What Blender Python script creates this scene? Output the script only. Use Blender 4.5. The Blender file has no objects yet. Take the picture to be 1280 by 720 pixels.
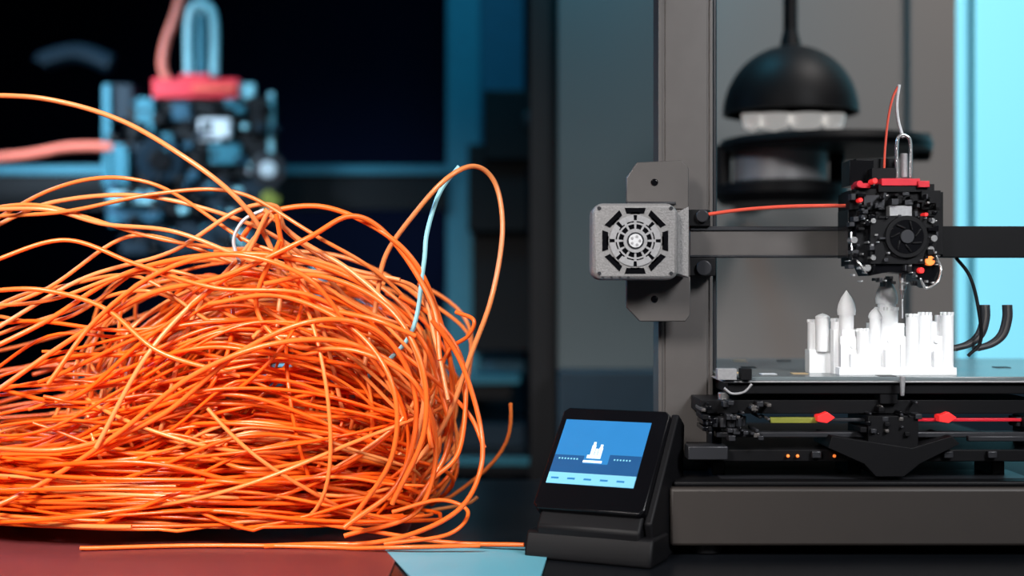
import bpy, bmesh, math, random
import numpy as np
from mathutils import Vector, Matrix
random.seed(7); rng=np.random.default_rng(11)
H=0.95; F=1666.667; DZ=0.752; DZ2=.68
def P(px,py,d): return Vector(((px-640)*d/F, d, H-(py-360)*d/F))
S=bpy.context.scene
try: S.view_settings.view_transform='Standard'
except Exception: pass

# ---------------- materials ----------------
def mat(name,col,rough=.5,metal=0,emis=None,es=0,noise=0,nscale=40,bump=0,coat=0,spec=None,trans=0,sss=0):
    m=bpy.data.materials.new(name); m.use_nodes=True
    nt=m.node_tree; b=nt.nodes['Principled BSDF']
    b.inputs['Base Color'].default_value=(*col,1); b.inputs['Roughness'].default_value=rough
    b.inputs['Metallic'].default_value=metal
    if coat: b.inputs['Coat Weight'].default_value=coat
    if spec is not None: b.inputs['Specular IOR Level'].default_value=spec
    if trans: b.inputs['Transmission Weight'].default_value=trans
    if emis: b.inputs['Emission Color'].default_value=(*emis,1); b.inputs['Emission Strength'].default_value=es
    if noise or bump:
        tc=nt.nodes.new('ShaderNodeTexCoord'); n=nt.nodes.new('ShaderNodeTexNoise'); n.inputs['Scale'].default_value=nscale
        n.inputs['Detail'].default_value=6
        nt.links.new(tc.outputs['Object'],n.inputs['Vector'])
        if noise:
            mx=nt.nodes.new('ShaderNodeMix'); mx.data_type='RGBA'
            mx.inputs['A'].default_value=(*[c*(1-noise) for c in col],1); mx.inputs['B'].default_value=(*[min(1,c*(1+noise)) for c in col],1)
            nt.links.new(n.outputs['Fac'],mx.inputs['Factor']); nt.links.new(mx.outputs['Result'],b.inputs['Base Color'])
        if bump:
            bp=nt.nodes.new('ShaderNodeBump'); bp.inputs['Strength'].default_value=bump; bp.inputs['Distance'].default_value=.001
            nt.links.new(n.outputs['Fac'],bp.inputs['Height']); nt.links.new(bp.outputs['Normal'],b.inputs['Normal'])
    return m
M=dict(
 alu=mat('anodised_grey',(.115,.106,.102),.4,.4,noise=.12,nscale=60),
 alu2=mat('motor_grey',(.23,.225,.225),.5,.3,noise=.4,nscale=900,bump=.35),
 mid=mat('fan_grey',(.33,.33,.34),.5,.3,noise=.3,nscale=500),
 base=mat('base_brown_black',(.032,.026,.023),.55,.1,noise=.1),
 black=mat('black_plastic',(.005,.005,.006),.5,noise=.2,spec=.15),
 blackg=mat('black_gloss',(.003,.003,.004),.2,spec=.3),
 dark=mat('dark_grey',(.028,.029,.034),.4,.3,noise=.2),
 silver=mat('silver',(.7,.7,.7),.25,.8,noise=.1),
 white=mat('white_plastic',(.86,.87,.88),.35,noise=.03,nscale=200,bump=.3),
 lab=mat('label_grey',(.60,.61,.63),.5,noise=.2,nscale=600),
 red=mat('red_plastic',(.7,.012,.03),.4,noise=.1),
 redt=mat('red_tube',(.8,.10,.06),.35,noise=.1),
 redbg=mat('salmon_tube',(.7,.15,.10),.45,noise=.1),
 orange=mat('orange_led',(.9,.25,.05),.4,emis=(1,.22,.04),es=.8,noise=.1),
 redled=mat('red_led',(.9,.03,.03),.4,emis=(1,.03,.03),es=.5,noise=.1),
 yellow=mat('yellow_belt',(.22,.23,.03),.5,noise=.2),
 glass=mat('bed_plate',(.16,.19,.20),.22,.1,noise=.25,nscale=25),
 tan=mat('kapton',(.5,.36,.2),.4,noise=.2),
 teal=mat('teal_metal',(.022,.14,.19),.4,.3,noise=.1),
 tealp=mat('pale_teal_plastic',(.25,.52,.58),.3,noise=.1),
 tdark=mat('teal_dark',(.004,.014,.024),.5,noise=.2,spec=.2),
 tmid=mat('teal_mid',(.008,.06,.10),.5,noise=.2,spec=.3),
 navy=mat('navy_wall',(.0016,.003,.012),.8,noise=.2,nscale=3,spec=.05),
 grey=mat('grey_wall',(.16,.145,.137),.8,noise=.06,nscale=5,bump=.1),
 dgrey=mat('grey_wall_shaded',(.034,.046,.050),.75,noise=.08,nscale=5,bump=.1),  # dim left side of the grey wall, shade put into the colour
 cyan=mat('cyan_wall_glow',(.15,.5,.62),.6,emis=(.20,.60,.76),es=.85,noise=.05,nscale=4),  # brightly lit wall, its light put in as emission
 cyan2=mat('cyan_strip',(.06,.28,.36),.6,noise=.1),
 desk=mat('black_desk',(.005,.006,.008),.3,noise=.3,nscale=8,spec=.3),
 red_refl=mat('red_brown_reflection',(.13,.026,.028),.4,noise=.15,nscale=15),
 cyan_refl=mat('pale_blue_reflection',(.11,.36,.46),.45,noise=.1,nscale=20),
 floor=mat('floor_dark',(.01,.01,.014),.5,noise=.3,nscale=6),
 scr=mat('screen_blue',(.01,.06,.15),.2,emis=(.025,.19,.45),es=1.0,noise=.3,nscale=30),
 scr2=mat('screen_dark',(.01,.04,.1),.2,emis=(.012,.07,.20),es=.9,noise=.3,nscale=60),
 scr3=mat('screen_pale',(.1,.3,.4),.2,emis=(.16,.38,.48),es=.9,noise=.1,nscale=30),
 scrw=mat('screen_icon',(.5,.6,.7),.2,emis=(.5,.68,.8),es=.8,noise=.1,nscale=30),
 bulb=mat('bulb',(.9,.88,.85),.25,emis=(.9,.88,.85),es=.35,noise=.05),
)
# ---------------- builder ----------------
def empty(name,loc=(0,0,0)):
    e=bpy.data.objects.new(name,None); e.location=loc; e.empty_display_size=.02; S.collection.objects.link(e); return e
class Part:
    def __init__(s,name,parent=None,bevel=0,smooth=True):
        s.n=name; s.p=parent; s.bm=bmesh.new(); s.ms=[]; s.bev=bevel; s.sm=smooth
    def mi(s,m):
        if m not in s.ms: s.ms.append(m)
        return s.ms.index(m)
    def geo(s,vs,fs,m):
        i=s.mi(m); bv=[s.bm.verts.new(v) for v in vs]
        for f in fs:
            try: fc=s.bm.faces.new([bv[k] for k in f]); fc.material_index=i
            except ValueError: pass
        return bv
    def box(s,x0,x1,y0,y1,z0,z1,m,rot=None):
        c=Vector(((x0+x1)/2,(y0+y1)/2,(z0+z1)/2)); vs=[]
        for x in (x0,x1):
            for y in (y0,y1):
                for z in (z0,z1):
                    v=Vector((x,y,z)); 
                    if rot: v=c+rot@(v-c)
                    vs.append(v)
        s.geo(vs,[(0,1,3,2),(4,6,7,5),(0,4,5,1),(2,3,7,6),(0,2,6,4),(1,5,7,3)],m); return s
    def pb(s,px0,px1,py0,py1,d0,d1,m,rot=None):
        a=P(px0,py1,d0); b=P(px1,py0,d0)
        return s.box(a.x,b.x,d0,d1,a.z,b.z,m,rot)
    def cyl(s,a,b,r0,m,r1=None,n=20):
        a=Vector(a); b=Vector(b); r1=r0 if r1 is None else r1
        w=(b-a).normalized(); u=w.orthogonal().normalized(); v=w.cross(u)
        vs=[]
        for (c,r) in ((a,r0),(b,max(r1,1e-5))):
            for k in range(n):
                t=2*math.pi*k/n; vs.append(c+r*(math.cos(t)*u+math.sin(t)*v))
        fs=[(k,(k+1)%n,n+(k+1)%n,n+k) for k in range(n)]+[tuple(range(n-1,-1,-1)),tuple(range(n,2*n))]
        s.geo(vs,fs,m); return s
    def lathe(s,c,prof,m,n=32):
        c=Vector(c); vs=[];fs=[]
        for (r,z) in prof:
            for k in range(n):
                t=2*math.pi*k/n; vs.append(c+Vector((r*math.cos(t),r*math.sin(t),z)))
        for j in range(len(prof)-1):
            for k in range(n): fs.append((j*n+k,j*n+(k+1)%n,(j+1)*n+(k+1)%n,(j+1)*n+k))
        fs.append(tuple(range(n-1,-1,-1))); fs.append(tuple((len(prof)-1)*n+k for k in range(n)))
        s.geo(vs,fs,m); return s
    def prism(s,pts,vec,m):
        n=len(pts); vec=Vector(vec); vs=[Vector(p) for p in pts]+[Vector(p)+vec for p in pts]
        s.geo(vs,[tuple(range(n)),tuple(range(2*n-1,n-1,-1))]+[(k,k+n,(k+1)%n+n,(k+1)%n) for k in range(n)],m); return s
    def tube(s,pts,r,m,n=8,sm=8):
        pts=spline(pts,sm) if sm else np.array([list(p) for p in pts])
        V,Fc=tubemesh(pts,r,n); s.geo([Vector(v) for v in V],[tuple(f) for f in Fc]+[tuple(range(n)),tuple(range(len(V)-n,len(V)))],m); return s
    def done(s):
        me=bpy.data.meshes.new(s.n); bmesh.ops.recalc_face_normals(s.bm,faces=s.bm.faces); s.bm.to_mesh(me); s.bm.free()
        for m in s.ms: me.materials.append(M[m])
        o=bpy.data.objects.new(s.n,me); S.collection.objects.link(o)
        if s.p: o.parent=s.p; o.matrix_parent_inverse=Matrix.Translation(-Vector(s.p.location))
        if s.bev:
            b=o.modifiers.new('bevel','BEVEL'); b.width=s.bev; b.segments=2; b.limit_method='ANGLE'; b.angle_limit=math.radians(40)
        if s.sm:
            for p in me.polygons: p.use_smooth=True
            try: me.set_sharp_from_angle(angle=math.radians(35))
            except Exception: pass
        return o
def spline(pts,sub=8):
    p=np.array([list(q) for q in pts],float); p=np.vstack([2*p[0]-p[1],p,2*p[-1]-p[-2]]); out=[]
    for i in range(1,len(p)-2):
        for t in np.linspace(0,1,sub,endpoint=False):
            a,b,c,d=p[i-1],p[i],p[i+1],p[i+2]
            out.append(.5*((2*b)+(-a+c)*t+(2*a-5*b+4*c-d)*t*t+(-a+3*b-3*c+d)*t**3))
    out.append(p[-2]); return np.array(out)
def tubemesh(p,r,n=6):
    N=len(p); T=np.gradient(p,axis=0); T/=np.linalg.norm(T,axis=1)[:,None]+1e-12
    U=np.zeros_like(p); u=np.cross(T[0],[0.3,.2,1]); u/=np.linalg.norm(u)
    for i in range(N):
        u=u-T[i]*np.dot(u,T[i]); u/=np.linalg.norm(u)+1e-12; U[i]=u
    W=np.cross(T,U); a=np.arange(n)*2*np.pi/n
    V=(p[:,None,:]+r*(np.cos(a)[None,:,None]*U[:,None,:]+np.sin(a)[None,:,None]*W[:,None,:])).reshape(-1,3)
    i=np.arange(N-1)[:,None]*n; k=np.arange(n)[None,:]; k2=(k+1)%n
    Fc=np.stack([i+k,i+k2,i+n+k2,i+n+k],-1).reshape(-1,4)
    return V,Fc
def tubes_object(name,strands,material,n=6):
    Vs=[];Fs=[];Cs=[];off=0
    for (p,r,c) in strands:
        V,Fc=tubemesh(p,r,n); Vs.append(V);Fs.append(Fc+off);off+=len(V); Cs.append(np.tile(np.array([*c,1.]),(len(V),1)))
    V=np.vstack(Vs);Fc=np.vstack(Fs);C=np.vstack(Cs)
    me=bpy.data.meshes.new(name); me.vertices.add(len(V)); me.vertices.foreach_set('co',V.ravel())
    me.loops.add(len(Fc)*4); me.loops.foreach_set('vertex_index',Fc.ravel().astype(np.int32))
    me.polygons.add(len(Fc)); me.polygons.foreach_set('loop_start',(np.arange(len(Fc))*4).astype(np.int32))
    me.polygons.foreach_set('use_smooth',np.ones(len(Fc),bool))
    me.update(calc_edges=True)
    ca=me.color_attributes.new('Col','FLOAT_COLOR','POINT'); ca.data.foreach_set('color',C.ravel())
    me.materials.append(material); o=bpy.data.objects.new(name,me); S.collection.objects.link(o); return o

# ---------------- room ----------------
def simple(name,x0,x1,y0,y1,z0,z1,m,bev=0):
    return Part(name,None,bev).box(x0,x1,y0,y1,z0,z1,m).done()
simple('floor',-1.9,1.9,-1.2,3.1,-.05,0,'floor')
simple('ceiling',-1.9,1.9,-1.2,3.1,2.5,2.55,'navy')
simple('wall_back',-1.9,1.9,3.1,3.15,0,2.5,'navy')
simple('wall_left',-1.95,-1.9,-1.2,3.15,0,2.5,'navy')
simple('wall_right',1.9,1.95,-1.2,3.15,0,2.5,'grey')
d=1.75
xl=P(697,0,d).x; xm=P(868,0,d).x; xr=P(1192,0,d).x
w=Part('wall_partition',None,.002)
w.box(xl,xm,d,d+.06,0,2.5,'dgrey'); w.box(xm,xr,d+.004,d+.06,0,2.5,'grey'); w.box(P(1134,0,d).x,xr,d-.012,d+.004,0,2.5,'grey')
w.box(P(662,0,d).x,xl,d+.03,d+.06,0,2.5,'black'); w.done()
w=Part('glowing_wall_1',None,.002); x1=1.5  # cyan wall with a glow put in to brighten it
w.box(xr+.002,x1,d+.05,d+.07,H-.13,2.45,'cyan')
w.box(P(1226,0,d).x,P(1229,0,d).x,d+.03,d+.048,H-.13,2.45,'cyan2'); w.done()
simple('dark_wall_band_1',P(697,0,1.7).x,1.5,1.69,1.745,0,H-.105,'tdark',.003)  # panel added to darken the lower wall

# ---------------- desks ----------------
def desk(name,x0,x1,y0,y1,DZ=DZ,edge='desk'):
    e=empty(name,((x0+x1)/2,(y0+y1)/2,0))
    Part('desk_top',e,.002).box(x0,x1,y0,y1,DZ-.03,DZ,'desk').done()
    if edge!='desk': Part('edge_strip',e,.001).box(x0,x1,y0-.006,y0,DZ-.012,DZ,edge).done()
    for i,(x,y) in enumerate(((x0+.05,y0+.05),(x1-.05,y0+.05),(x0+.05,y1-.05),(x1-.05,y1-.05))):
        Part('leg_%d'%(i+1),e,.002).box(x-.02,x+.02,y-.02,y+.02,0,DZ-.03,'dark').done()
desk('desk',-.95,.95,.5,1.38)
desk('desk',-1.5,.03,2.13,2.95,DZ2,'teal')
simple('painted_red_reflection',-.60,P(500,0,1.0).x,.55,1.25,DZ,DZ+.0015,'red_refl',.0006)  # thin red slab, paints the filament's reflection on the desk
sh=Part('painted_cyan_reflection')  # flat cyan slab, paints a reflection on the glossy desk
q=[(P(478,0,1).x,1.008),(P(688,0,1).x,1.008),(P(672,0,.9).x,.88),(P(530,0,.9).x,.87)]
sh.prism([(x,y,DZ+.0015) for x,y in q],(0,0,.0006),'cyan_refl'); sh.done()

# ---------------- main printer ----------------
pr=empty('filament_3d_printer',(.3,1.1,DZ))
bx0=P(837,0,.98).x; bx1=.56
b=Part('base_housing',pr,.0025)
b.box(bx0,bx1,.98,1.30,DZ+.008,H-.147,'base'); b.done()
b=Part('base_top_cover',pr,.0015)
b.box(bx0+.004,bx1-.004,.986,1.295,H-.147,H-.143,'black')
for x in (bx0+.03,bx1-.03):
    for y in (1.0,1.27): b.cyl((x,y,DZ),(x,y,DZ+.009),.012,'black')
b.done()
def upright(name,x0,x1,y0,y1,z0,z1,m,parent):
    g=.0016
    pr_=[(x0,y1),(x0,y0),(x0+.003,y0),(x0+.003,y0+g),(x0+.0055,y0+g),(x0+.0055,y0),
         (x1-.0045,y0),(x1-.0045,y0+g),(x1-.0025,y0+g),(x1-.0025,y0),(x1,y0),(x1,y1)]
    p=Part(name,parent,.0004,False); p.prism([(x,y,z0) for x,y in pr_],(0,0,z1-z0),m); p.done()
ux0=P(823,0,1.05).x; ux1=P(891,0,1.05).x
upright('upright_left',ux0,ux1,1.05,1.088,H-.143,1.24,'alu',pr)
upright('upright_right',.50,.50+ux1-ux0,1.05,1.088,H-.143,1.24,'alu',pr)
Part('top_beam',pr,.001).box(ux0,.50+ux1-ux0,1.05,1.088,1.24,1.26,'alu').done()
b=Part('lead_screw',pr); b.cyl((ux1+.004,1.07,H-.143),(ux1+.004,1.07,1.23),.0022,'dark'); b.done()
g=Part('gantry_beam',pr,.0008)
a=P(862,322,1.035); c=P(1320,283,1.035)
g.box(a.x,.50,1.035,1.049,a.z,c.z,'alu')
g.box(a.x,.50,1.0335,1.035,c.z-.0035,c.z,'dark'); g.box(a.x,.50,1.0335,1.035,a.z,a.z+.002,'dark')
g.box(P(1178,0,1.03).x,.50,1.031,1.0335,a.z,c.z,'black')
g.done()
g=Part('gantry_carriage_plate',pr,.0008)
g.pb(848,888,262,283,1.03,1.048,'black'); g.pb(848,895,322,345,1.03,1.048,'black')
g.cyl(P(878,270,1.026),P(878,270,1.032),.005,'dark'); g.cyl(P(880,335,1.026),P(880,335,1.032),.006,'dark')
g.done()
g=Part('extruder_bracket',pr,.0008)
D=1.022
for pts in ([(783,260),(783,222),(796,203),(852,200),(861,210),(861,262)],[(783,345),(783,384),(800,402),(857,402),(863,394),(863,345)],[(783,262),(861,262),(863,345),(783,345)]):
    g.prism([P(x,y,D) for x,y in pts],(0,.006,0),'alu')
g.cyl(P(818,228,D-.001),P(818,228,D+.001),.0028,'blackg'); g.cyl(P(818,374,D-.001),P(818,374,D+.001),.0028,'blackg')
g.prism([P(783,252,D-.002),P(845,252,D-.002),P(845,256,D-.002),P(783,256,D-.002)],(0,.003,0),'dark')
g.done()
D=.985
g=Part('extruder_motor_box',pr,.003)
c=[(740,262),(748,254),(838,254),(848,264),(848,342),(840,350),(748,350),(740,342)]
g.prism([P(x,y,D) for x,y in c],(0,.036,0),'alu2')
g.done()
g=Part('extruder_side_plate',pr,.0006); g.prism([P(846,266,.995),P(861,258,.995),P(861,347,.995),P(846,342,.995)],(0,.026,0),'alu2'); g.done()
g=Part('fan_grille',pr)
cc=P(794,301,D); k=D/F*1.07
def onface(x,y,dd=0): return cc+Vector((x*k,-dd,y*k))
def seg(r0,r1,t0,t1,m,dd,oct=False,n=6):
    pts=[]
    def R(r,t):
        if not oct: return r
        tt=(t+math.pi/8)%(math.pi/4)-math.pi/8
        return r*math.cos(math.pi/8)/math.cos(tt)*1.04
    for i in range(n+1):
        t=t0+(t1-t0)*i/n; pts.append(onface(R(r1,t)*math.cos(t),R(r1,t)*math.sin(t),dd))
    for i in range(n,-1,-1):
        t=t0+(t1-t0)*i/n; pts.append(onface(R(r0,t)*math.cos(t),R(r0,t)*math.sin(t),dd))
    for i in range(n):
        q=[pts[i],pts[i+1],pts[2*n-i],pts[2*n+1-i]]; g.prism(q,(0,dd+.0003,0),m)
g.cyl(onface(0,0,.0001),onface(0,0,-.001),30*k,'blackg',n=32)
for i in range(8):
    t=i*math.pi/4
    seg(33,40,t-.31,t+.31,'blackg',.0004,True)
    seg(23,30,t-.32+.39,t+.32+.39,'mid',.0009)
    seg(31.5,33.5,t-.16,t+.16,'blackg',.0004)
for i in range(12):
    t=i*math.pi/6; seg(14,24,t-.07,t+.07,'mid',.0010)
seg(19.5,21.5,0,2*math.pi,'mid',.0011,n=32)
g.cyl(onface(0,0,.002),onface(0,0,0),14*k,'mid',n=32)
g.cyl(onface(0,0,.0024),onface(0,0,.001),10*k,'dark',n=24)
g.cyl(onface(0,0,.0034),onface(0,0,.001),8*k,'lab',n=16)
for i in range(5):
    t=i*1.257; g.cyl(onface(5*math.cos(t),5*math.sin(t),.0038),onface(5*math.cos(t),5*math.sin(t),.003),1.6*k,'mid',n=8)
for sx in(-1,1):
    for sy in (-1,1): g.cyl(onface(sx*42,sy*38,.0006),onface(sx*42,sy*38,0),2.2*k,'dark',n=12)
for i in range(4):
    g.cyl(onface(-38+i*10,-43,.0005),onface(-38+i*10,-43,0),1.5*k,'dark',n=8)
g.done()

# print head
hd=Part('print_head',pr,.0006)
D=.985
hd.pb(1070,1168,236,332,D,1.03,'black')
hd.pb(1062,1080,240,300,D+.008,1.028,'black'); hd.pb(1060,1072,262,322,D+.004,1.02,'blackg')
hd.pb(1165,1179,240,318,D+.006,1.025,'black')
hd.pb(1062,1092,200,232,D+.02,1.03,'blackg'); hd.pb(1070,1120,198,212,D+.025,1.03,'black')
hd.pb(1102,1150,223,232,D-.004,1.0,'red'); hd.pb(1098,1168,230,240,D-.003,1.02,'black'); hd.pb(1148,1162,226,234,D-.006,.995,'red'); hd.pb(1072,1088,229,235,D-.004,1.0,'red')
hd.pb(1062,1074,238,262,D-.002,D+.01,'black'); hd.pb(1152,1176,238,262,D-.004,D+.01,'black'); hd.pb(1090,1120,210,224,D+.01,1.02,'black')
hd.pb(1112,1140,257,270,D-.009,D,'mid'); hd.pb(1080,1106,244,262,D-.003,D,'dark')
hd.pb(1088,1170,270,330,D-.008,D,'black')
hd.prism([P(x,y,D-.005) for x,y in ((1078,328),(1172,328),(1178,345),(1165,360),(1148,350),(1138,342),(1110,340),(1086,345))],(0,.03,0),'blackg')
c=P(1132,296,D-.008)
hd.cyl(c,c-Vector((0,.003,0)),.0155,'black',n=32); hd.cyl(c-Vector((0,.003,0)),c-Vector((0,.0035,0)),.0125,'blackg',n=32)
hd.cyl(c-Vector((0,.0035,0)),c-Vector((0,.005,0)),.005,'dark',n=20)
for i in range(7):
    t=i*2*math.pi/7
    hd.cyl(c-Vector((0,.0038,0))+Vector((math.cos(t),0,math.sin(t)))*.006,c-Vector((0,.0038,0))+Vector((math.cos(t+.5),0,math.sin(t+.5)))*.0115,.0009,'black',n=6)
for (x,y,r,m) in ((1092,276,.002,'silver'),(1166,276,.002,'silver'),(1092,322,.002,'silver'),(1164,312,.0025,'silver'),(1075,230,.0025,'red'),(1094,226,.002,'redled'),(1168,298,.0025,'silver'),(1163,326,.0035,'orange'),(1152,338,.0022,'redled'),(1085,335,.0025,'silver'),(1068,300,.0025,'silver'),(1076,250,.0016,'redled'),(1158,268,.0014,'redled')):
    c=P(x,y,D-.010); hd.cyl(c,c+Vector((0,.012,0)),r,m,n=12)
for i in range(130):
    x=random.uniform(1060,1172); y=random.uniform(240,354); w_=random.uniform(2,9); h_=random.uniform(2,8)
    if (x-1130)**2+(y-296)**2<27**2: continue
    m=random.choice(['black','dark','black','silver','blackg','lab','mid','dark'])
    if m in('silver','lab','mid'): w_*=.4;h_*=.4
    hd.pb(x,x+w_,y,y+h_,D-random.uniform(.009,.012),D,m)
hd.cyl(P(1128,342,.995),P(1128,362,.995),.0026,'silver',n=16)
hd.cyl(P(1128,362,.995),P(1128,374,.995),.0022,'silver',r1=.0006,n=16)
hd.cyl(P(1128,374,.995),P(1128,398,1.0),.0007,'lab',n=6)
hd.tube([P(1150,348,.975),P(1158,360,.975),P(1172,352,.975),P(1176,335,.98),P(1170,320,.98)],.0010,'silver')
hd.tube([P(1082,340,.975),P(1075,330,.975),P(1066,318,.978),P(1064,290,.98)],.0009,'silver')
hd.tube([P(1121,222,1.0),P(1121,180,1.0),P(1125,170,1.0),P(1133,170,1.0),P(1138,180,1.0),P(1138,222,1.0)],.0014,'silver')
hd.cyl(P(1130,222,1.0),P(1130,192,1.0),.0026,'mid',n=12)
hd.done()
t=Part('head_wires',pr)
t.tube([P(1105,222,1.005),P(1106,190,1.005),P(1110,150,1.005),P(1116,122,1.005),P(1124,106,1.005)],.0009,'redt')
t.tube([P(1124,106,1.005),P(1121,130,1.005),P(1123,152,1.005),P(1129,172,1.0)],.0013,'lab')
t.tube([P(885,268,1.028),P(930,262,1.02),P(990,258,1.01),P(1062,257,1.0)],.0015,'redt')
t.tube([P(1195,322,1.04),P(1212,345,1.04),P(1222,380,1.03),P(1226,425,1.03),P(1210,445,1.03)],.0014,'black')
t.done()

# heated bed
zb=H-.066
xb0=.159; xb1=.48
b=Part('heated_bed',pr,.0006)
b.box(xb0,xb1,.992,1.25,zb-.003,zb,'glass')
b.box(xb0-.002,xb1,.990,1.25,zb-.0045,zb-.003,'mid')
b.box(xb0+.002,xb1-.003,.994,1.25,zb-.013,zb-.0045,'black')
b.done()
b=Part('bed_clips_and_patches',pr,.0004)
for (x,w_,m) in ((897,24,'mid'),(926,14,'black')): b.pb(x,x+w_,461,475,.986,.996,m)
for x,y,m in ((.17,1.03,'tan'),(.19,1.015,'lab'),(.215,1.02,'tan'),(.2,1.2,'tan'),(.24,1.2,'black'),(.19,1.1,'black'),(.40,1.1,'black'),(.36,1.2,'tan')): b.box(x,x+.012,y,y+.012,zb,zb+.0006,m)
b.tube([P(905,485,.985),P(915,492,.985),P(930,490,.985),P(940,480,.985)],.0010,'mid')
b.done()
b=Part('bed_carriage',pr,.0008)
b.pb(875,1300,500,517,1.0,1.2,'black')
b.pb(1100,1122,470,505,.995,1.01,'black')
for x in (905,1115,1290):
    c=P(x,505,1.01)
    b.cyl((c.x,1.01,zb-.013),(c.x,1.01,H-.103),.0045,'silver',n=16)
    for j in range(14):
        tt=j*2*math.pi/14; b.cyl((c.x+.014*math.cos(tt),1.01+.014*math.sin(tt),H-.104),(c.x+.014*math.cos(tt),1.01+.014*math.sin(tt),H-.097),.003,'dark',n=8)
    b.cyl((c.x,1.01,H-.105),(c.x,1.01,H-.096),.014,'black',n=20)
c=P(1128,470,.985); b.cyl(c,P(1128,495,.985),.0022,'mid',r1=.0014,n=12)
for i in range(60):
    x=random.uniform(875,960) if i%3 else random.uniform(1075,1150); y=random.uniform(500,545); s_=random.uniform(2,9)
    b.pb(x,x+s_,y,y+s_*.8,.99-random.random()*.004,1.02,random.choice(['black','dark','blackg','alu','dark']))
b.pb(1085,1148,520,560,.99,1.05,'black')
b.prism([P(x,y,.988) for x,y in ((1040,545),(1140,560),(1190,545),(1200,555),(1150,580),(1130,596),(1095,596),(1080,580),(1035,560))],(0,.05,0),'black')
b.done()
b=Part('y_axis_belt',pr,.0004)
b.pb(963,1022,522,529,1.0,1.006,'yellow'); b.pb(1022,1090,523,527,1.0,1.006,'dark'); b.pb(1140,1300,523,527,1.0,1.006,'red')
for x in (1022,1174):
    b.prism([P(a_,b_,.993) for a_,b_ in ((x,520),(x+12,515),(x+22,522),(x+12,529),(x,527))],(0,.012,0),'redled')
b.done()
b=Part('y_axis_rails',pr,.0008)
b.pb(895,1300,540,547,1.0,1.01,'dark'); b.pb(868,1300,562,577,1.0,1.2,'black')
b.pb(860,910,558,575,.99,1.01,'dark'); b.pb(1210,1290,545,552,.995,1.0,'dark'); b.pb(900,1290,598,606,1.0,1.05,'dark')
for x in (985,997,1043): b.cyl(P(x,570,.996),P(x,570,1.002),.0013,'orange',n=10)
for x in (1015,1060,1180,1235): b.pb(x,x+12,564,573,.996,1.0,'dark')
for x in (890,1060,1240): b.pb(x,x+16,577,606,1.02,1.06,'black')
for x in (890,1290): b.pb(x,x+12,517,562,1.02,1.06,'black')
b.done()
b=Part('cable_hooks',pr,.0003)
for x0 in (1208,1236):
    for o in range(3):
        b.tube([P(x0-20+o*3,436,1.04),P(x0+o*3,430,1.04),P(x0+14+o*3,418,1.04),P(x0+20+o*3,398,1.04),P(x0+20+o*3,381,1.04)],.0022,'dark' if o!=1 else 'alu')
b.done()

# castle
def castle(name,cx,cy,z0,k,m='white'):
    c=Part(name)
    X=lambda px:cx+(px-1110)*k
    Z=lambda py:z0+(467-py)*k
    def bb(a,b_,t,bot,y0,y1): c.box(X(a),X(b_),cy+y0*k,cy+y1*k,Z(bot),Z(t),m)
    def tower(px,r,top,yy,cone=None,cr=None,bot=467,n=20):
        c.cyl((X(px),cy+yy*k,Z(bot)),(X(px),cy+yy*k,Z(top)),r*k,m,n=n)
        if cone is not None:
            cr=cr or r*1.1; h=top-cone
            c.lathe((X(px),cy+yy*k,Z(top)),[(cr*k,0),(cr*1.04*k,h*.2*k),(cr*.9*k,h*.45*k),(cr*.6*k,h*.7*k),(cr*.25*k,h*.88*k),(.3*k,h*k)],m,n=20)
        else:
            for j in range(8):
                t=j*math.pi/4; c.cyl((X(px)+r*.85*k*math.cos(t),cy+yy*k+r*.85*k*math.sin(t),Z(top)),(X(px)+r*.85*k*math.cos(t),cy+yy*k+r*.85*k*math.sin(t),Z(top-4)),r*.25*k,m,n=6)
    bb(1042,1186,458,467,-30,45)
    bb(1046,1184,420,467,-18,-8); bb(1040,1078,412,467,-8,30)
    for x in range(1048,1080,10): bb(x,x+6,412,420,-18,-10)
    bb(1088,1126,404,467,-16,20); bb(1130,1144,408,467,-14,10)
    tower(1024,9,404,25,bot=440); tower(1031,9,398,12,392,9,bot=440); bb(1014,1042,438,467,10,35)
    tower(1047,8,402,2,None); tower(1056,9,394,-8,363,11)
    tower(1073,7,414,-20); tower(1089,7,398,-18,384,8)
    tower(1107,14,388,-4,None); tower(1107,11,380,-4,345,13)
    tower(1135,8,396,-18,None)
    bb(1150,1182,402,467,-8,28); 
    for x in (1148,1158,1168,1178): bb(x,x+5,394,403,-8,-1)
    tower(1151,8,394,-16); tower(1179,8,394,-14)
    for px,py in ((1062,432),(1107,425),(1165,425)):
        c.cyl((X(px),cy-16*k,Z(py)),(X(px),cy-20*k,Z(py)),3.5*k,m,n=12)
    bb(1057,1068,442,467,-26,-16); bb(1160,1171,438,467,-24,-8); bb(1099,1114,436,467,-28,-14)
    for x in (1046,1080,1120,1142): bb(x,x+3,430,467,-21,-16)
    c.bev=.0004
    return c.done()
castle('printed_castle',P(1110,467,1.03).x,1.03,zb,1.03/F)

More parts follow.
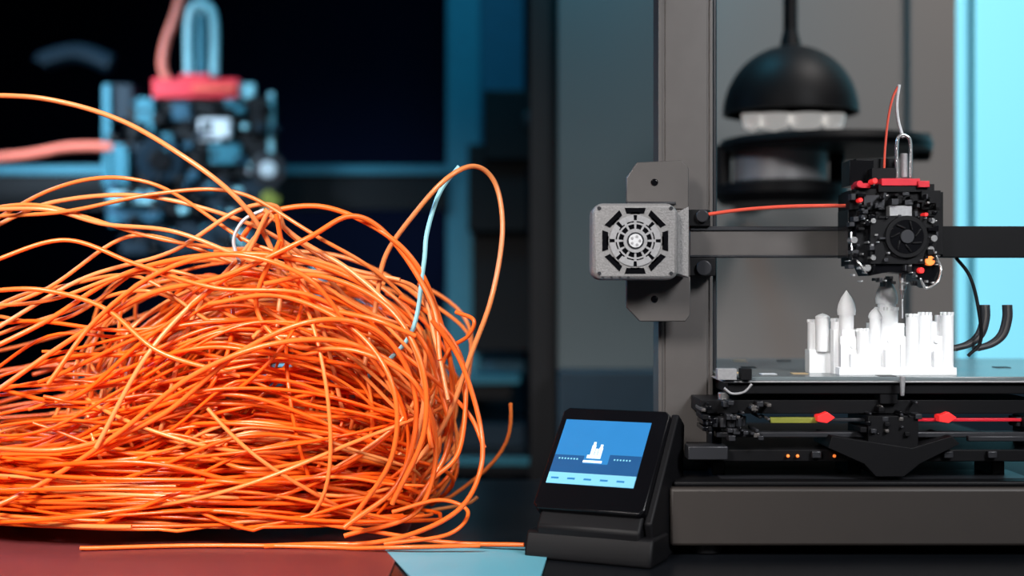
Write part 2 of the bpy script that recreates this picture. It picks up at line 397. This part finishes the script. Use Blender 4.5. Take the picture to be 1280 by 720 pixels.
# ---------------- touch screen unit ----------------
se=empty('touchscreen_controller',(.1,.96,DZ))
a=math.radians(25); R=Vector((math.cos(a),-math.sin(a),0)); B=Vector((math.sin(a),math.cos(a),0)); Up=Vector((0,0,1))
O=P(668,636,.985); O=Vector((O.x,O.y,DZ)); W=.084
def L(u,v,w_): return O+R*u+B*v+Up*w_
b=Part('controller_body',se,.002)
prof=[(-.004,0),(-.006,.024),(.002,.034),(.062,.098),(.074,.092),(.07,0)]
b.prism([L(.004,v,w_) for v,w_ in prof],R*(W-.004),'black'); b.done()
b0=L(0,-.002,.036); tp=L(0,.0615,.1045); dirv=(tp-b0); hgt=dirv.length; dv=dirv.normalized(); nrm=R.cross(dv).normalized()
if nrm.y>0: nrm=-nrm
def Q(u,v,n_=0): return b0+R*u+dv*v+nrm*n_
def quad(part,u0,u1,v0,v1,n0,n1,m,ch=0):
    if ch: pts=[(u0+ch,v0),(u1-ch,v0),(u1,v0+ch),(u1,v1-ch),(u1-ch,v1),(u0+ch,v1),(u0,v1-ch),(u0,v0+ch)]
    else: pts=[(u0,v0),(u1,v0),(u1,v1),(u0,v1)]
    part.prism([Q(u,v,n0) for u,v in pts],nrm*(n1-n0),m)
b=Part('bezel',se,.0012); quad(b,-.001,W+.002,0,hgt,-.010,.001,'blackg',.004); b.done()
b=Part('side_cheek',se,.0015)
b.prism([L(W+.001,v,w_) for v,w_ in ((.0,.03),(.0635,.103),(.078,.094),(.074,.05),(.06,.0),(.01,.0))],R*.006,'black'); b.done()
b=Part('display',se)
u0,u1,v0,v1=.004,W-.011,.022,hgt-.012
quad(b,u0,u1,v0,v1,.001,.0013,'scr')
quad(b,u0,u1,v0,v0+.010,.0013,.0015,'scr3')
quad(b,u0,u1,v0+.010,v0+.019,.0013,.0015,'scr2'); quad(b,u0,u0+.024,v0+.019,v0+.026,.0013,.0015,'scr2'); quad(b,u0+.044,u1,v0+.019,v0+.028,.0013,.0015,'scr2')
for i in range(5): quad(b,u0+.003+i*.013,u0+.009+i*.013,v0+.004,v0+.0055,.0015,.0017,'scr')
for (u,v,w_,h_) in ((.030,.044,.011,.003),(.032,.047,.003,.009),(.0355,.047,.002,.006),(.038,.047,.003,.007),(.0325,.056,.002,.003),(.028,.040,.015,.002),(.0385,.054,.002,.003)): quad(b,u,u+w_,v+.002,v+h_+.002,.0013,.0016,'scrw')
for i in range(7): quad(b,u0+.004+i*.0024,u0+.0052+i*.0024,v0+.022,v0+.0233,.0015,.0017,'scr3')
for i in range(6): quad(b,u0+.048+i*.0024,u0+.0492+i*.0024,v0+.023,v0+.0243,.0015,.0017,'scr3')
b.done()
b=Part('controller_foot',se,.002)
b.prism([L(-.004,v,w_) for v,w_ in ((-.010,0),(-.010,.006),(-.005,.020),(.03,.020),(.03,0))],R*(W+.014),'black'); b.done()

# ---------------- pendant lamp, spool ----------------
d=1.5; k=d/F
e=empty('pendant_lamp',tuple(P(988,60,d)))
b=Part('shade',e)
c=P(988,143,d)
r=84*k; prof=[(r*math.cos(t),r*math.sin(t)*1.02) for t in np.linspace(0,math.pi/2*.97,12)]+[(r*.93*math.cos(t),r*.93*math.sin(t)) for t in np.linspace(math.pi/2*.97,0,12)]
b.lathe(c,prof,'black'); b.done()
b=Part('stem',e); b.cyl((c.x,c.y,c.z+r),(c.x,c.y,2.5),.008,'black'); b.cyl((c.x,c.y,c.z+r*.9),(c.x,c.y,c.z+r*1.25),.014,'black',r1=.008); b.done()
b=Part('bulbs',e)
for x,rr in ((940,.012),(968,.019),(1008,.021),(1042,.013)):
    q=P(x,146,d); b.lathe(q-Vector((0,0,.016)),[(.002,0),(rr*.75,.004),(rr,.016),(rr*.85,.034),(rr*.4,.045)],'bulb',n=16)
    b.cyl(q+Vector((0,0,.018)),q+Vector((0,0,.04)),.007,'silver')
b.done()
e=empty('filament_spool_rack',tuple(P(1000,210,d)))
b=Part('upper_flange',e)
c=P(1030,184,d); b.lathe(c,[(.05,-.007),(.115,-.007),(.118,0),(.115,.007),(.05,.009)],'black',n=48)
b.cyl(c+Vector((.10,0,0)),c+Vector((.117,0,.0)),.016,'black'); b.done()
b=Part('hub',e); q=P(975,240,d); b.cyl((q.x,q.y,q.z-.01),(q.x,q.y,P(0,185,d).z),.052,'mid',n=32); b.done()
b=Part('lower_flange',e); b.lathe(q,[(.02,-.014),(.066,-.014),(.075,-.004),(.075,.006),(.05,.012)],'black',n=48)
for s_ in (-1,1): b.cyl((q.x+s_*.064,q.y,q.z),(q.x+s_*.064,q.y,q.z+.052),.009,'black')
b.done()
b=Part('wall_arm',e,.001); b.box(q.x-.012,q.x+.012,q.y,1.745,q.z-.012,q.z+.0,'black'); b.done()

# ---------------- background printer ----------------
d=2.4
bp=empty('filament_3d_printer',(-.4,d,DZ2))
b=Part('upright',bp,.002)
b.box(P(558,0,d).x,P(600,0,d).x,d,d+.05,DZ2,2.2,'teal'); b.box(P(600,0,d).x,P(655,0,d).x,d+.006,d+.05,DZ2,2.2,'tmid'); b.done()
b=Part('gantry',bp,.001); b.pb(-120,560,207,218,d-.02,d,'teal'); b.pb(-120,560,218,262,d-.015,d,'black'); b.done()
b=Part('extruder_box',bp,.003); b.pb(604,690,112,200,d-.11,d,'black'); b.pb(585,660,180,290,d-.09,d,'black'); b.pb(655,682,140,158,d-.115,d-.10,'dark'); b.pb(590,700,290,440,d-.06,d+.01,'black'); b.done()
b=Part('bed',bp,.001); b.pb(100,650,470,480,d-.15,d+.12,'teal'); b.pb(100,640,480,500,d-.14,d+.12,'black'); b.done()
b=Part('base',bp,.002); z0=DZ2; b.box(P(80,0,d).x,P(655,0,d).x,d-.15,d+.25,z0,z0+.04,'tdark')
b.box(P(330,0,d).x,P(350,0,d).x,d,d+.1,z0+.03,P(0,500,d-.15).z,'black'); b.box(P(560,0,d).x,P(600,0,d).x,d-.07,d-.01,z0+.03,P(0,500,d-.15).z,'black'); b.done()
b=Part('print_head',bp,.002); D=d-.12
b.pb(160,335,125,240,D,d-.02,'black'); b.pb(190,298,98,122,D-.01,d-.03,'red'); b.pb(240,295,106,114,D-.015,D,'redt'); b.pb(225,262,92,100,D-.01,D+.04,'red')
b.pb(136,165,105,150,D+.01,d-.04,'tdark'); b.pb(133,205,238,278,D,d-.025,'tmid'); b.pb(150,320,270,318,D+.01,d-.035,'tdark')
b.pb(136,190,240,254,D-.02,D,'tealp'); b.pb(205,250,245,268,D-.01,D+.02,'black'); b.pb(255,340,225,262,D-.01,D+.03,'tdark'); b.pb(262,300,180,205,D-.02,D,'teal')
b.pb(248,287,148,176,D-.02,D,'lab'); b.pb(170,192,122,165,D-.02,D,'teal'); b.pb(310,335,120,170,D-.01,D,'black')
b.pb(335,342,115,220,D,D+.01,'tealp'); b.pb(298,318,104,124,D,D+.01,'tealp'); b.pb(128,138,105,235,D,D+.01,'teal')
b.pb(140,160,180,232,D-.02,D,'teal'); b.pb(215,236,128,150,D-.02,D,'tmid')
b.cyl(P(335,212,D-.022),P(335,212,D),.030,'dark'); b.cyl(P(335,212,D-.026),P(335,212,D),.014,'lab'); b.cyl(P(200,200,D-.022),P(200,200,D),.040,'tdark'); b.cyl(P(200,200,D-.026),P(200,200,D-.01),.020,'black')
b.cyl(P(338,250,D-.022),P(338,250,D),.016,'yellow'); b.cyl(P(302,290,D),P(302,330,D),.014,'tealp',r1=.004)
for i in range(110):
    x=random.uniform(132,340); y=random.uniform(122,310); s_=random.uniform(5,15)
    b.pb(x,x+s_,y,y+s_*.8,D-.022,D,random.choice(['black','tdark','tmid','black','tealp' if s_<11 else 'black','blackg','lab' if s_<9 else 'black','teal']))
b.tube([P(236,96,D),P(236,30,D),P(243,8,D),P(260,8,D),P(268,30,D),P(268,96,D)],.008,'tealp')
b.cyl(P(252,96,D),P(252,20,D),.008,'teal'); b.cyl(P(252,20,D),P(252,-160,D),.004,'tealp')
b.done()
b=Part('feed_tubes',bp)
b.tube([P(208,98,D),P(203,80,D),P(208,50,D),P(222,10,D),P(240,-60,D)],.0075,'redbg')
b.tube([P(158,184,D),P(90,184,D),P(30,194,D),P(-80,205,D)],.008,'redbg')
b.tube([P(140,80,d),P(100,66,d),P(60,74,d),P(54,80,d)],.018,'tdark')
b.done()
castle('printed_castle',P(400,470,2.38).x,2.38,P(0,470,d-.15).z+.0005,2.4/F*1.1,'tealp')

# ---------------- filament tangle ----------------
def col():
    v=rng.random()
    if v<.70: c=np.array([1.0,.15,.010])
    elif v<.90: c=np.array([.98,.21,.025])
    else: c=np.array([.92,.33,.09])
    return c*rng.uniform(.82,1.0)
TB=DZ+.0037
def settle(p,lift):
    z=p[:,2]; low=z<TB+.012
    z=np.where(low,TB+lift+np.maximum(0,(z-(TB-.1))/.112)*.012,z); p[:,2]=np.maximum(z,TB); return p
def wob(n,amp,fs=(.7,1.5,2.6)):
    t=np.linspace(0,1,n); o=np.zeros((n,3))
    for f in fs:
        o+=amp/f*np.sin(2*np.pi*(f*t[:,None]*rng.uniform(.6,1.4,3)+rng.random(3)))
    return o
def loop(s,nv,h,turns,amp,rad,cen):
    nv=nv/np.linalg.norm(nv); u=np.cross(nv,[.1,1,.2]); u/=np.linalg.norm(u); v=np.cross(nv,u)
    n=int(60*turns)+12; t=rng.random()*2*np.pi+np.linspace(0,2*np.pi*turns,n)
    hh=np.clip(h+np.linspace(0,rng.normal(0,.15),n),-.92,.92); rr=np.sqrt(1-hh**2)
    drift=np.linspace(0,1,n)[:,None]*rng.normal(0,.12,3)
    p=(nv*hh[:,None]+rr[:,None]*(np.cos(t)[:,None]*u+np.sin(t)[:,None]*v)+drift)*s
    return cen+p*rad+wob(n,amp)
ST=[]; r0=.0016
CB=np.array([(345-640)*1.12/F,1.12,H-(505-360)*1.12/F]); RB=np.array([.142,.118,.110])
def rr_(): return r0*rng.uniform(.72,1.1)
for i in range(88):
    nv=np.array([rng.normal(-.1,.55),-1+rng.normal(0,.45),rng.normal(.45,.5)])
    p=loop(rng.uniform(.6,1.03),nv,rng.uniform(-.6,.85),rng.uniform(.7,1.7),rng.uniform(.003,.012),RB,CB); ST.append((settle(p,rng.random()*.004),rr_(),col()))
for i in range(40):
    nv=np.array([rng.normal(-.15,.35),rng.normal(-.1,.45),1])
    p=loop(rng.uniform(.6,1.0),nv,rng.uniform(-.8,.3),rng.uniform(.5,1.5),rng.uniform(.003,.010),RB,CB); ST.append((settle(p,rng.random()*.004),rr_(),col()))
for i in range(135):
    fr=rng.random()<.62
    y0=rng.uniform(0,1)**.65
    s=rng.uniform(.72,1.0); ex=-60-rng.uniform(0,60)
    tl=440+y0*240+rng.normal(0,22); tm=350+y0*310+rng.normal(0,22); sg=-1 if fr else 1
    def dd(f): return 1.12+sg*.118*f*s
    xe=555-(1-s)*150+rng.normal(0,10)
    pts=[P(ex,tl+10,dd(.75)),P(60,tl-10*(1-y0)+rng.normal(0,18),dd(.85)),P(180,(tl+tm)/2+rng.normal(0,12),dd(.95)),P(300,tm+rng.normal(0,8),dd(1)),P(430,tm+8+(1-y0)*18,dd(.9)),
         P(xe-25,tm+60*(1-y0)+15,dd(.6)),P(xe-5-60*y0,min(665,tm+130*(1-y0)+20),dd(.15)),P(xe-60-60*y0,min(675,tm+210*(1-y0)+20),dd(-.4 if rng.random()<.5 else .5)),P(330+rng.normal(0,50),min(680,tm+250*(1-y0)+20),dd(.3))]
    k0=rng.integers(0,2); k1=len(pts)-rng.integers(0,4)
    p=spline(pts[k0:k1],10); p=p+wob(len(p),.006)
    ST.append((settle(p,rng.random()*.005),rr_(),col()))
C2=np.array([(225-640)*1.12/F,1.12,H-.157]); R2=np.array([.205,.122,.050])
for i in range(230):
    nv=np.array([rng.normal(0,.12),rng.normal(0,.25),1]); p=loop(rng.uniform(.75,1.0),nv,rng.uniform(-.7,.75),rng.uniform(.4,1.0),rng.uniform(.002,.007),R2,C2)
    ST.append((settle(p,rng.random()*.006),rr_()*1.05,col()))
for i in range(26):
    nv=np.array([rng.normal(-.1,.5),-1+rng.normal(0,.5),rng.normal(.5,.5)])
    p=loop(rng.uniform(1.0,1.16),nv,rng.uniform(-.3,.6),rng.uniform(.4,.8),rng.uniform(.004,.014),RB,CB); ST.append((settle(p,.002),r0,np.array([.92,.27,.06])))
for i in range(8):
    y0=rng.uniform(270,440); pts=[P(-60,y0+rng.uniform(-20,80),1.05),P(60,y0+rng.normal(0,20),1.04),P(180,y0-rng.uniform(0,55),1.03),P(300,y0+rng.normal(10,25)-10,1.03),P(420,y0+50,1.02),P(510,y0+120,1.03)]
    p=spline(pts,12); p=p+wob(len(p),.005); ST.append((settle(p,.002),r0,np.array([.92,.27,.06])*rng.uniform(.8,1)))
tan=(.85,.31,.10); org=(.92,.19,.028)
hero=[
 ([(-30,118),(60,124),(150,150),(230,196),(290,242),(330,292),(350,350),(345,420)],1.02,tan,1.3),
 ([(455,460),(470,380),(482,320),(520,265),(560,222),(595,208),(620,232),(628,290),(615,370),(590,440),(555,530),(500,600)],1.02,tan,1.25),
 ([(300,300),(330,268),(400,258),(470,285),(520,330),(550,400),(565,470),(560,560),(520,630)],1.03,org,1.3),
 ([(-30,300),(0,280),(70,252),(180,245),(300,275),(380,320),(450,390)],1.04,tan,1.1),
 ([(-30,365),(50,362),(130,385),(200,440),(300,470)],1.01,org,1.2),
 ([(540,400),(575,450),(600,530),(600,590),(570,640),(500,672),(420,682),(330,684)],1.0,org,1.2),
 ([(-20,440),(60,400),(150,345),(250,320),(360,322),(460,360),(530,430),(560,520)],1.02,org,1.3),
 ([(300,640),(450,662),(560,678),(655,681)],1.0,org,1.1),
 ([(-20,420),(100,350),(200,320),(240,300),(300,262),(345,258),(360,290),(420,330),(500,350)],1.03,tan,1.1),
 ([(60,480),(120,400),(200,340),(290,318),(380,345),(430,400),(480,470)],1.0,org,1.2),
 ([(-20,262),(60,262),(130,280),(220,290),(330,330),(440,345),(520,360),(545,430),(560,500)],1.02,tan,1.1),
 ([(-20,330),(80,300),(170,330),(270,360),(390,370),(500,440),(580,510),(606,560)],1.01,org,1.1),
 ([(350,300),(320,380),(360,430),(450,440),(520,480),(545,560),(520,640),(430,670)],1.0,org,1.2),
 ([(200,540),(240,400),(300,320),(345,270),(352,300),(400,400),(430,520)],1.02,tan,1.1),
 ([(480,470),(530,500),(560,440),(585,420),(592,400),(570,390)],1.03,org,1),
 ([(100,685),(250,688),(400,686),(500,684),(600,682)],.995,org,1),
 ([(490,640),(550,625),(585,640),(560,668),(480,680)],1.0,org,1),
 ([(330,262),(375,300),(440,340),(500,400),(530,480),(520,560)],1.01,tan,1.3),
 ([(335,265),(300,330),(240,380),(180,450),(120,560)],1.01,tan,1.2),
 ([(345,268),(360,330),(400,380),(470,400),(520,420)],1.0,org,1.2),
 ([(500,370),(545,400),(580,460),(575,560),(540,600)],1.02,org,1.2),
 ([(-20,500),(80,430),(180,370),(280,345),(380,300),(440,270),(490,300),(540,380),(550,450)],1.01,org,1.3),
 ([(-20,640),(60,600),(150,540),(240,470),(340,430),(440,430),(520,480),(540,560)],.995,org,1.3),
 ([(-20,560),(90,560),(200,520),(300,440),(400,400),(480,420),(520,500),(500,600),(430,660)],.995,org,1.3),
 ([(330,355),(400,345),(480,380),(525,450),(530,540),(490,630)],.995,org,1.3),
 ([(260,380),(350,370),(440,410),(490,480),(490,570),(440,650)],.99,org,1.2),
]
for pts,dd_,c,rm in hero:
    q=[list(P(x,y,dd_+.012*math.sin(i*1.3))) for i,(x,y) in enumerate(pts)]
    p=spline(q,14); p[:,2]=np.maximum(p[:,2],TB); ST.append((p,r0*rm,np.array(c)))
m=bpy.data.materials.new('orange_filament'); m.use_nodes=True; nt=m.node_tree; bs=nt.nodes['Principled BSDF']
at=nt.nodes.new('ShaderNodeAttribute'); at.attribute_name='Col'
nt.links.new(at.outputs['Color'],bs.inputs['Base Color']); bs.inputs['Roughness'].default_value=.27
tr=nt.nodes.new('ShaderNodeBsdfTranslucent'); nt.links.new(at.outputs['Color'],tr.inputs['Color'])
mx=nt.nodes.new('ShaderNodeMixShader'); mx.inputs[0].default_value=.38
nt.links.new(bs.outputs[0],mx.inputs[1]); nt.links.new(tr.outputs[0],mx.inputs[2]); nt.links.new(mx.outputs[0],nt.nodes['Material Output'].inputs['Surface'])
ft=empty('filament_tangle',(CB[0],CB[1],DZ))
o=tubes_object('orange_strands',ST,m,7); o.parent=ft; o.matrix_parent_inverse=Matrix.Translation(-ft.location)
b=Part('pale_strand',ft)
b.tube([P(574,208,1.02),P(550,240,1.02),P(534,290,1.02),P(529,335,1.02),P(512,420,1.03),P(450,480,1.06)],.0018,'tealp'); 
b.tube([P(300,330,1.02),P(292,300,1.02),P(305,275,1.02),P(330,262,1.02)],.0014,'mid')
b.done()

# ---------------- lights ----------------
def area(name,loc,tgt,size,power,colr,spread=180):
    l=bpy.data.lights.new(name,'AREA'); l.energy=power; l.color=colr; l.size=size; l.spread=math.radians(spread)
    o=bpy.data.objects.new(name,l); o.location=loc; o.rotation_euler=(Vector(tgt)-Vector(loc)).to_track_quat('-Z','Y').to_euler(); S.collection.objects.link(o); return o
area('key_area_light',(.75,.0,1.65),(.27,1.05,.9),.35,2.9,(.97,.98,1),70)  # added area light for the printer, out of frame
area('warm_area_light',(-.55,.05,1.55),(-.27,1.1,.84),.35,3.8,(1,.95,.91),48)  # added warm area light for the filament pile, unseen
area('castle_fill',(.0,.35,1.15),(.29,1.03,.93),.06,.03,(1,1,1),18)  # small added light that brightens the castle
area('teal_top_fill',(-.1,1.6,2.3),(.03,2.3,1.2),.3,3.2,(.12,.65,1),90)  # added teal light over the back printer, no fixture there
area('head_cool_light',(-1.2,1.5,1.7),(-.7,2.3,1.15),.3,3.2,(.62,.82,1),40)
area('wall_teal_light',(.10,1.5,1.65),(.10,1.75,1.25),.15,.9,(.1,.7,1),120)
area('wall_wash',(.75,1.15,2.2),(.60,1.75,1.10),.3,4.2,(1,.94,.9),90)
area('blue_fill_light',(-1.0,1.35,1.5),(-.2,1.15,.85),.3,.9,(.2,.55,1),60)
wd=bpy.data.worlds.new('world'); S.world=wd; wd.use_nodes=True
bg=wd.node_tree.nodes['Background']; bg.inputs['Color'].default_value=(.08,.18,.30,1); bg.inputs['Strength'].default_value=.05
# ---------------- camera ----------------
cam=bpy.data.cameras.new('camera'); co=bpy.data.objects.new('camera',cam); S.collection.objects.link(co)
co.location=(0,0,H); co.rotation_euler=(math.pi/2,0,0); cam.lens=46.875; cam.sensor_width=36; cam.clip_start=.02
cam.dof.use_dof=True; cam.dof.focus_distance=1.01; cam.dof.aperture_fstop=2.9
S.camera=co
